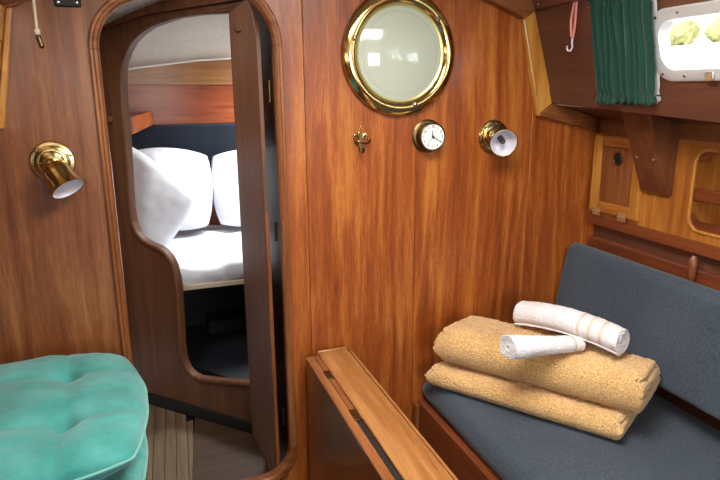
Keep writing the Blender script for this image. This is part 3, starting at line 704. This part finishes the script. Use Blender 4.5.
o = obj('cloth', MB().grid(cfab, 130, 60), 'curtain', cu, angle=180)
sl = o.modifiers.new('thick', 'SOLIDIFY'); sl.thickness = .0016; sl.offset = 0
def lfab(i, j):
    p = cfab(i*.99+.002, j*.995); return (p[0]*.0+tx(p[2])-.0065, p[1]-.003*(1 if i < .02 else 0), p[2]+.006*(1-j)-.004*max(0, math.sin(i*40))*(j < .02))
o = obj('lining', MB().grid(lfab, 130, 60), 'lining', cu, angle=180)
for z in (1.484, 1.682):
    obj('wire', MB().tube([(tx(z)-.0185, CY0+.012, z), (tx(z)-.0185, CY1-.022, z)], .0014, 6), 'steel', cu)
    for yy in (CY0+.012, CY1-.022): obj('eye', MB().tube([(tx(z)-.021, yy, z), (tx(z)-.0004, yy, z)], .0022, 8), 'steel', cu)
# ---- pink elastic with a hook
ec = thing('elastic_cord', (1.0, 1.29, 1.60), 'pink elastic loop with a metal hook hanging beside the curtain', 'cord')
xe = tx(1.65)-.012
obj('loop', MB().tube([(xe-.012, 1.262, 1.76), (xe-.004, 1.278, 1.70), (xe+.0, 1.290, 1.66), (xe+.006, 1.292, 1.625), (xe+.006, 1.287, 1.621), (xe+.002, 1.278, 1.64), (xe-.003, 1.270, 1.67), (xe-.012, 1.258, 1.76)], .0032, 8), 'pink', ec)
obj('hook', MB().tube([(xe+.006, 1.288, 1.624), (xe+.006, 1.288, 1.610), (xe+.004, 1.283, 1.600), (xe+.004, 1.288, 1.592), (xe+.005, 1.298, 1.591), (xe+.005, 1.305, 1.598), (xe+.005, 1.303, 1.604)], .0024, 8), 'shade_in', ec)

# ================================================================== SETTEE, TOWELS
st = thing('settee', (.98, .4, .15), 'mahogany settee base under the blue-grey seat cushion', 'settee')
obj('front_board', MB().box(.690, .712, YA+.1, D-.002, .15, .618), 'red_y', st, bevel=.003)
obj('seat_board', MB().box(.7125, XF+.011, YA+.1, D-.002, .598, .617), 'red_y', st)
obj('corner_block', MB().box(.676, .6895, D-.022, D-.002, .15, .612), 'mahogany', st, bevel=.002)
def softbox(x0, x1, y0, y1, z0, z1, r, crown=.0, n=(24, 40), p=4.0, wob=.003, seed=0):
    # closed rounded block with a little crown on top
    mb = MB(); v = []; f = []; idx = {}
    nu, nv = n
    def pt(i, j, sgn):
        a = -1+2*i/(nu-1); b = -1+2*j/(nv-1)
        e = min((1-abs(a))*(x1-x0)/2, (1-abs(b))*(y1-y0)/2)
        k = 1 if e >= r else math.sqrt(max(0, 1-((r-e)/r)**2))
        H = (z1-z0)/2; zz = (z0+z1)/2+sgn*((H-r)*min(1, k*6)+r*k)
        c = crown*(1-a*a)*(1-b**8) if sgn > 0 else 0
        x = (x0+x1)/2+a*(x1-x0)/2; y = (y0+y1)/2+b*(y1-y0)/2
        return (x, y, zz+c+(wob*nzv(x+seed, y, 0, 5) if k > .5 and sgn > 0 else 0))
    # finer spacing near the rim
    return pt
def cushion_block(name, pt3, label, cat, mat, nu=30, nv=60, **kw):
    v = []; f = []; idx = {}
    def s_(i, n_):
        t = -1+2*i/(n_-1); return math.copysign(1-(1-abs(t))**1.7, t)
    for sgn in (1, -1):
        for i in range(nu):
            for j in range(nv):
                rim = i in (0, nu-1) or j in (0, nv-1)
                if sgn == -1 and rim: idx[(i, j, -1)] = idx[(i, j, 1)]
                else: idx[(i, j, sgn)] = len(v); v.append(pt3(s_(i, nu), s_(j, nv), sgn))
        for i in range(nu-1):
            for j in range(nv-1): f.append((idx[(i, j, sgn)], idx[(i+1, j, sgn)], idx[(i+1, j+1, sgn)], idx[(i, j+1, sgn)]))
    o = obj(name, MB().add(v, f), mat, angle=180); tag(o, label, cat); return o
def seat_pt(a, b, sgn):
    hx_, hy_ = (1.262-.702)/2, (D-.004-(YA+.12))/2
    ea, eb = (1-abs(a))*hx_, (1-abs(b))*hy_
    ra = .038 if a < 0 else .02; rb = .016
    ka = 1 if ea >= ra else math.sqrt(max(0, 1-((ra-ea)/ra)**2)); kb = 1 if eb >= rb else math.sqrt(max(0, 1-((rb-eb)/rb)**2))
    k = ka*kb; x = 1.262-hx_+a*hx_; y = (YA+.12)+hy_+b*hy_
    zm = .650; top = .698; bot = .6185
    z = zm+(top-zm)*k if sgn > 0 else zm-(zm-bot)*min(1, k*1.2)
    if sgn > 0 and k > .9: z += .004*nzv(x, y, 0, 4)
    return (x, y, z)
cushion_block('seat_cushion', seat_pt, 'long blue-grey upholstered seat cushion under the folded towels', 'cushion', 'navy')
def back_pt(a, b, sgn):
    # a runs up the cushion, b along the boat, sgn>0 front
    h0, h1 = .782, 1.047; hh = (h1-h0)/2; hy_ = (D-.003-(YA+.12))/2
    ea, eb = (1-abs(a))*hh, (1-abs(b))*hy_
    ra, rb = .022, .014
    ka = 1 if ea >= ra else math.sqrt(max(0, 1-((ra-ea)/ra)**2)); kb = 1 if eb >= rb else math.sqrt(max(0, 1-((rb-eb)/rb)**2))
    k = ka*kb; z = h0+hh+a*hh; y = (YA+.12)+hy_+b*hy_
    corner = 0
    if b > .97 and a > .8: z -= .0
    lean = (z-.80)*.17
    xm_ = 1.178+lean-.01
    x = xm_-(.035)*k if sgn > 0 else xm_+.028*k
    return (x+.002*nzv(y, z, 3, 6), y, z)
cushion_block('backrest_cushion', back_pt, 'blue-grey upholstered backrest cushion leaning along the locker front', 'cushion', 'navy')
# folded yellow towels
def towel(name, quad, z0, z1, label, seed, crown=.010, fold=.0):
    FL, FR, BR, BL = [Vector(p) for p in quad]; nu, nv = 220, 130
    H = (z1-z0)/2; zm = (z0+z1)/2
    wL = (FR-FL).length/2; dL = (BL-FL).length/2
    def pt3(a, b, sgn):
        s, t = (a+1)/2, (b+1)/2
        p = FL*(1-s)*(1-t)+FR*s*(1-t)+BR*s*t+BL*(1-s)*t
        ra, rb = .018, H*1.05
        ea, eb = (1-abs(a))*wL, (1-abs(b))*dL
        ka = 1 if ea >= ra else math.sqrt(max(0, 1-((ra-ea)/ra)**2)); kb = 1 if eb >= rb else math.sqrt(max(0, 1-((rb-eb)/rb)**2))
        k = min(ka, 1)*kb if kb < 1 else ka
        z = zm+sgn*H*k
        if sgn > 0: z += crown*nzv(p.x+seed, p.y, 0, 6)*k+crown*.4*math.sin(PI*s)*k
        q = Vector((p.x, p.y, z))
        # ends show the folded layers as grooves
        if abs(a) > .93:
            lay = abs(((z-z0)/(z1-z0)*3+.15*nzv(p.x, p.y, seed, 9)) % 1-.5)
            g = .007*(1-min(1, lay*5))
            d = (FR-FL).normalized()*(-g if a > 0 else g); q += Vector((d.x, d.y, 0))
        n1 = .0022*noise.noise(q*190+Vector((seed, 0, 0)))+.0028*noise.noise(q*75)+.004*noise.noise(q*22)
        if sgn < 0: n1 *= .3
        dirv = Vector(((p-(FL+BR)/2).x*.6*(1-k), (p-(FL+BR)/2).y*.6*(1-k), sgn*(k+.05))).normalized()
        return q+dirv*n1
    v = []; f = []; idx = {}
    def s_(i, n_):
        t = -1+2*i/(n_-1); return math.copysign(1-(1-abs(t))**1.35, t)
    for sgn in (1, -1):
        for i in range(nu):
            for j in range(nv):
                rim = i in (0, nu-1) or j in (0, nv-1)
                if sgn == -1 and rim: idx[(i, j, -1)] = idx[(i, j, 1)]
                else: idx[(i, j, sgn)] = len(v); v.append(pt3(s_(i, nu), s_(j, nv), sgn))
        for i in range(nu-1):
            for j in range(nv-1): f.append((idx[(i, j, sgn)], idx[(i+1, j, sgn)], idx[(i+1, j+1, sgn)], idx[(i, j+1, sgn)]))
    o = obj(name, MB().add(v, f), 'terry', angle=180)
    return tag(o, label, 'towel', 'folded yellow bath towels')
towel('folded_towel', [(.672, 1.368), (.967, .948), (1.145, 1.058), (.862, 1.442)], .7025, .7640, 'folded yellow bath towel lying directly on the seat cushion', 1.0, .001)
towel('folded_towel', [(.690, 1.362), (1.002, .932), (1.136, 1.012), (.872, 1.442)], .768, .876, 'folded yellow bath towel on top of the other, under white rolls', 5.0, .010)
# rolled white hand towels
def roll(name, pts, r0, label, turns=2.6, bands=(), seed=0, flat=.92, taper=.1):
    P = [Vector(p) for p in pts]
    t = thing(name, (P[0].x, P[0].y, P[0].z-r0), label, 'towel', 'white rolled hand towels')
    def axis(s):
        if len(P) == 2: return P[0].lerp(P[1], s)
        a, b, c = P; return a.lerp(b, s).lerp(b.lerp(c, s), s)
    d = (P[-1]-P[0]).normalized(); sd = d.cross(Vector((0, 0, 1))).normalized(); up = sd.cross(d)
    def rad(s): return r0*(1+.06*nzv(s*3+seed, 0, 0, 1)-taper*s)
    def fn(i, j):
        th = i*turns*2*PI-.8; s = j
        rr = rad(s)*(1-.0062*turns/r0*(1-i))+.0010*nzv(th*.9, s*6, seed, 1)
        end = (abs(s-.5)*2)**20*.004*nzv(th*1.2, seed, 0, 1)
        c = axis(s)+d*end
        q = c+(sd*math.cos(th)+up*math.sin(th)*flat)*rr
        n1 = .0013*noise.noise(q*240)+.0016*noise.noise(q*70)
        return q+(sd*math.cos(th)+up*math.sin(th))*n1
    o = obj('roll', MB().grid(fn, 260, 70), 'wterry', t, angle=180)
    sl = o.modifiers.new('thick', 'SOLIDIFY'); sl.thickness = .0042; sl.offset = -1
    for b in bands:
        def bf(i, j, b=b):
            s = b+(j-.5)*.026; p = fn(1-(1-i)/turns, s); return p+(p-axis(s)).normalized()*.0007
        obj('woven_band', MB().grid(bf, 64, 4), 'band', t, angle=180)
    return t
roll('rolled_towel', [(.762, 1.112, .912), (.86, 1.100, .907), (.965, 1.108, .892)], .038, 'white rolled hand towel partly under the striped one', 4.8, (.86,), 3, .80, .38)
rt_ = roll('rolled_towel', [(.918, 1.290, .915), (.968, 1.165, .946), (1.018, 1.026, .922)], .041, 'white rolled hand towel with beige bands lying on the other roll', 5.0, (.66, .76, .86), 7, .86, .08)

# ================================================================== TABLE
tb = thing('drop_leaf_table', (.43, .7, .168), 'narrow teak saloon table with its dark leaf folded down', 'table')
TY0, TY1 = -.10, 1.425
obj('tabletop', MB().box(.386, .468, TY0, TY1, .806, .826), 'table', tb, bevel=.0025)
obj('lipping', MB().box(.468, .474, TY0, TY1, .804, .829), 'table', tb, bevel=.002)
obj('lipping', MB().box(.386, .468, TY1, TY1+.006, .804, .829), 'table', tb, bevel=.002)
obj('hinge_strip', MB().box(.374, .3835, TY0, 1.12, .800, .820), 'black', tb)
obj('filler_strip', MB().box(.3738, .3850, 1.121, TY1-.004, .800, .821), 'mahogany_y', tb)
lp = [(TY0, .795), (TY0, .44), (TY0+.06, .40)]+[(TY1-.06+.055*math.sin(math.radians(a)), .455-.055*math.cos(math.radians(a))) for a in (0, 30, 60, 90)]+[(TY1-.005, .814), (TY0, .814)]
lf = obj('leaf', MB().prism(lp[1:], .352, .370, 'x'), 'leaf', tb, bevel=.0025)
obj('leaf_edging', MB().box(.3515, .3735, TY0, TY1-.004, .8142, .8205), 'mahogany_y', lf, bevel=.002)
for yh in (.55, 1.10, 1.30):
    obj('hinge', MB().box(.370, .386, yh-.022, yh+.022, .8205, .8235), 'brass_dark', tb, bevel=.0006)
obj('apron', MB().box(.392, .462, TY0+.05, TY1-.05, .745, .8055), 'leaf', tb, bevel=.002)
for yl in (TY0+.15, TY1-.22):
    obj('leg', MB().box(.405, .449, yl-.03, yl+.03, .168, .7445), 'mahogany', tb, bevel=.003)

# ================================================================== PORT SEAT AND TUFTED CUSHIONS
ps = thing('port_seat', (-.34, .5, .15), 'blue upholstered port seat under the teal cushions', 'seat')
obj('base', MB().box(-.60, -.095, YA+.1, 1.21, .168, .70), 'mahogany_y', ps, bevel=.003)
obj('seat_pad', MB().prism([(-.60, YA+.1), (-.034, YA+.1), (-.034, 1.05), (-.066, 1.08), (-.066, 1.22), (-.60, 1.22)], .7005, .797, 'z'), 'blue', ps, bevel=.02, seg=4)
def tufted(c, half, h, rot, label, seed):
    n = 84; v = []; f = []; idx = {}; cr, sr = math.cos(rot), math.sin(rot)
    T = .40
    tufts = [(sx*T, sy*T) for sx in (-1, 1) for sy in (-1, 1)]
    def pt(i, j, sgn):
        a = -1+2*i/(n-1); b = -1+2*j/(n-1)
        a = math.copysign(1-(1-abs(a))**1.25, a); b = math.copysign(1-(1-abs(b))**1.25, b)
        k = .52
        x = a*((1-k)+k*math.sqrt(1-b*b/2)); y = b*((1-k)+k*math.sqrt(1-a*a/2))
        e = max(0, (1-abs(a)**3.2)*(1-abs(b)**3.2)); z = h*e**.40
        dmin = 0
        for tx_, ty_ in tufts:
            r2 = (a-tx_)**2+(b-ty_)**2
            z -= h*.60*math.exp(-r2/.005)+h*.36*math.exp(-r2/.06)
        for l in (-T, T):
            z -= h*.10*math.exp(-((a-l)/.05)**2)*e**.3
            z -= h*.10*math.exp(-((b-l)/.05)**2)*e**.3
        z = max(z, .0)
        # puckers running out from the seam
        z += .004*nzv(a*2+seed, b*2, 0, 2)*(e > 0)+.0022*nzv(a*3+seed, b*8, 0, 2)*(e > 0)+.0022*e**.2*math.sin((math.atan2(b, a))*34+3*nzv(a*2, b*2, seed, 1))*max(0, max(abs(a), abs(b))-.62)*(1 if e > 0 else 0)
        x *= 1+.012*nzv(b*2.5, seed, 0, 1); y *= 1+.012*nzv(a*2.5, seed+4, 0, 1)
        x *= half; y *= half*1.06
        return (c[0]+x*cr-y*sr, c[1]+x*sr+y*cr, c[2]+sgn*z)
    for sgn in (1, -1):
        for i in range(n):
            for j in range(n):
                rim = i in (0, n-1) or j in (0, n-1)
                if sgn == -1 and rim: idx[(i, j, -1)] = idx[(i, j, 1)]
                else: idx[(i, j, sgn)] = len(v); v.append(pt(i, j, sgn))
        for i in range(n-1):
            for j in range(n-1): f.append((idx[(i, j, sgn)], idx[(i+1, j, sgn)], idx[(i+1, j+1, sgn)], idx[(i, j+1, sgn)]))
    t = thing('tufted_cushion', (c[0], c[1], c[2]-h), label, 'cushion', 'teal tufted cushions')
    obj('pad', MB().add(v, f), 'teal', t, angle=180)
    ring = [pt(i, 0, 1) for i in range(n)]+[pt(n-1, j, 1) for j in range(1, n)]+[pt(i, n-1, 1) for i in range(n-2, -1, -1)]+[pt(0, j, 1) for j in range(n-2, 0, -1)]
    obj('seam_piping', MB().tube(ring[::2], .0030, 6, closed=True), plain('pale_teal_stitching', '#6aa598', .9), t)
    return t
tufted((-.262, 1.122, .925), .224, .049, math.radians(3), 'teal tufted corduroy cushion on top of the stack at lower left', 1)
tufted((-.264, 1.116, .837), .217, .034, math.radians(3), 'teal tufted corduroy cushion underneath the other one', 2)

# ================================================================== OUTSIDE (seen through the port light)
for k, (x, y, z, r) in enumerate(((9.6, 8.95, 2.49, .22), (9.8, 9.45, 2.43, .17), (9.7, 8.35, 2.47, .19))):
    def bf(i, j, x=x, y=y, z=z, r=r, k=k):
        th = 2*PI*i; ph = PI*(j-.5); d_ = Vector((math.cos(ph)*math.cos(th), math.cos(ph)*math.sin(th), math.sin(ph)))
        return Vector((x, y, z))+d_*r*(1+.35*noise.noise(d_*2.5+Vector((k, 0, 0)))+.15*noise.noise(d_*8))
    tag(obj('bush', MB().grid(bf, 40, 24, cu=True), 'bush', angle=180), ['sunlit yellow-green bush in the middle outside the port light', 'small sunlit bush nearest the curtain outside the port light', 'sunlit bush nearest the right edge outside the port light'][k], 'bush', 'bushes on the quay')
tag(obj('quay', MB().box(9.2, 14, -6, 16, .4, 2.24), 'stone', bevel=.03), 'pale stone quay outside the port light', 'quay')

for o in bpy.data.objects:
    if '_o' in o: del o['_o']
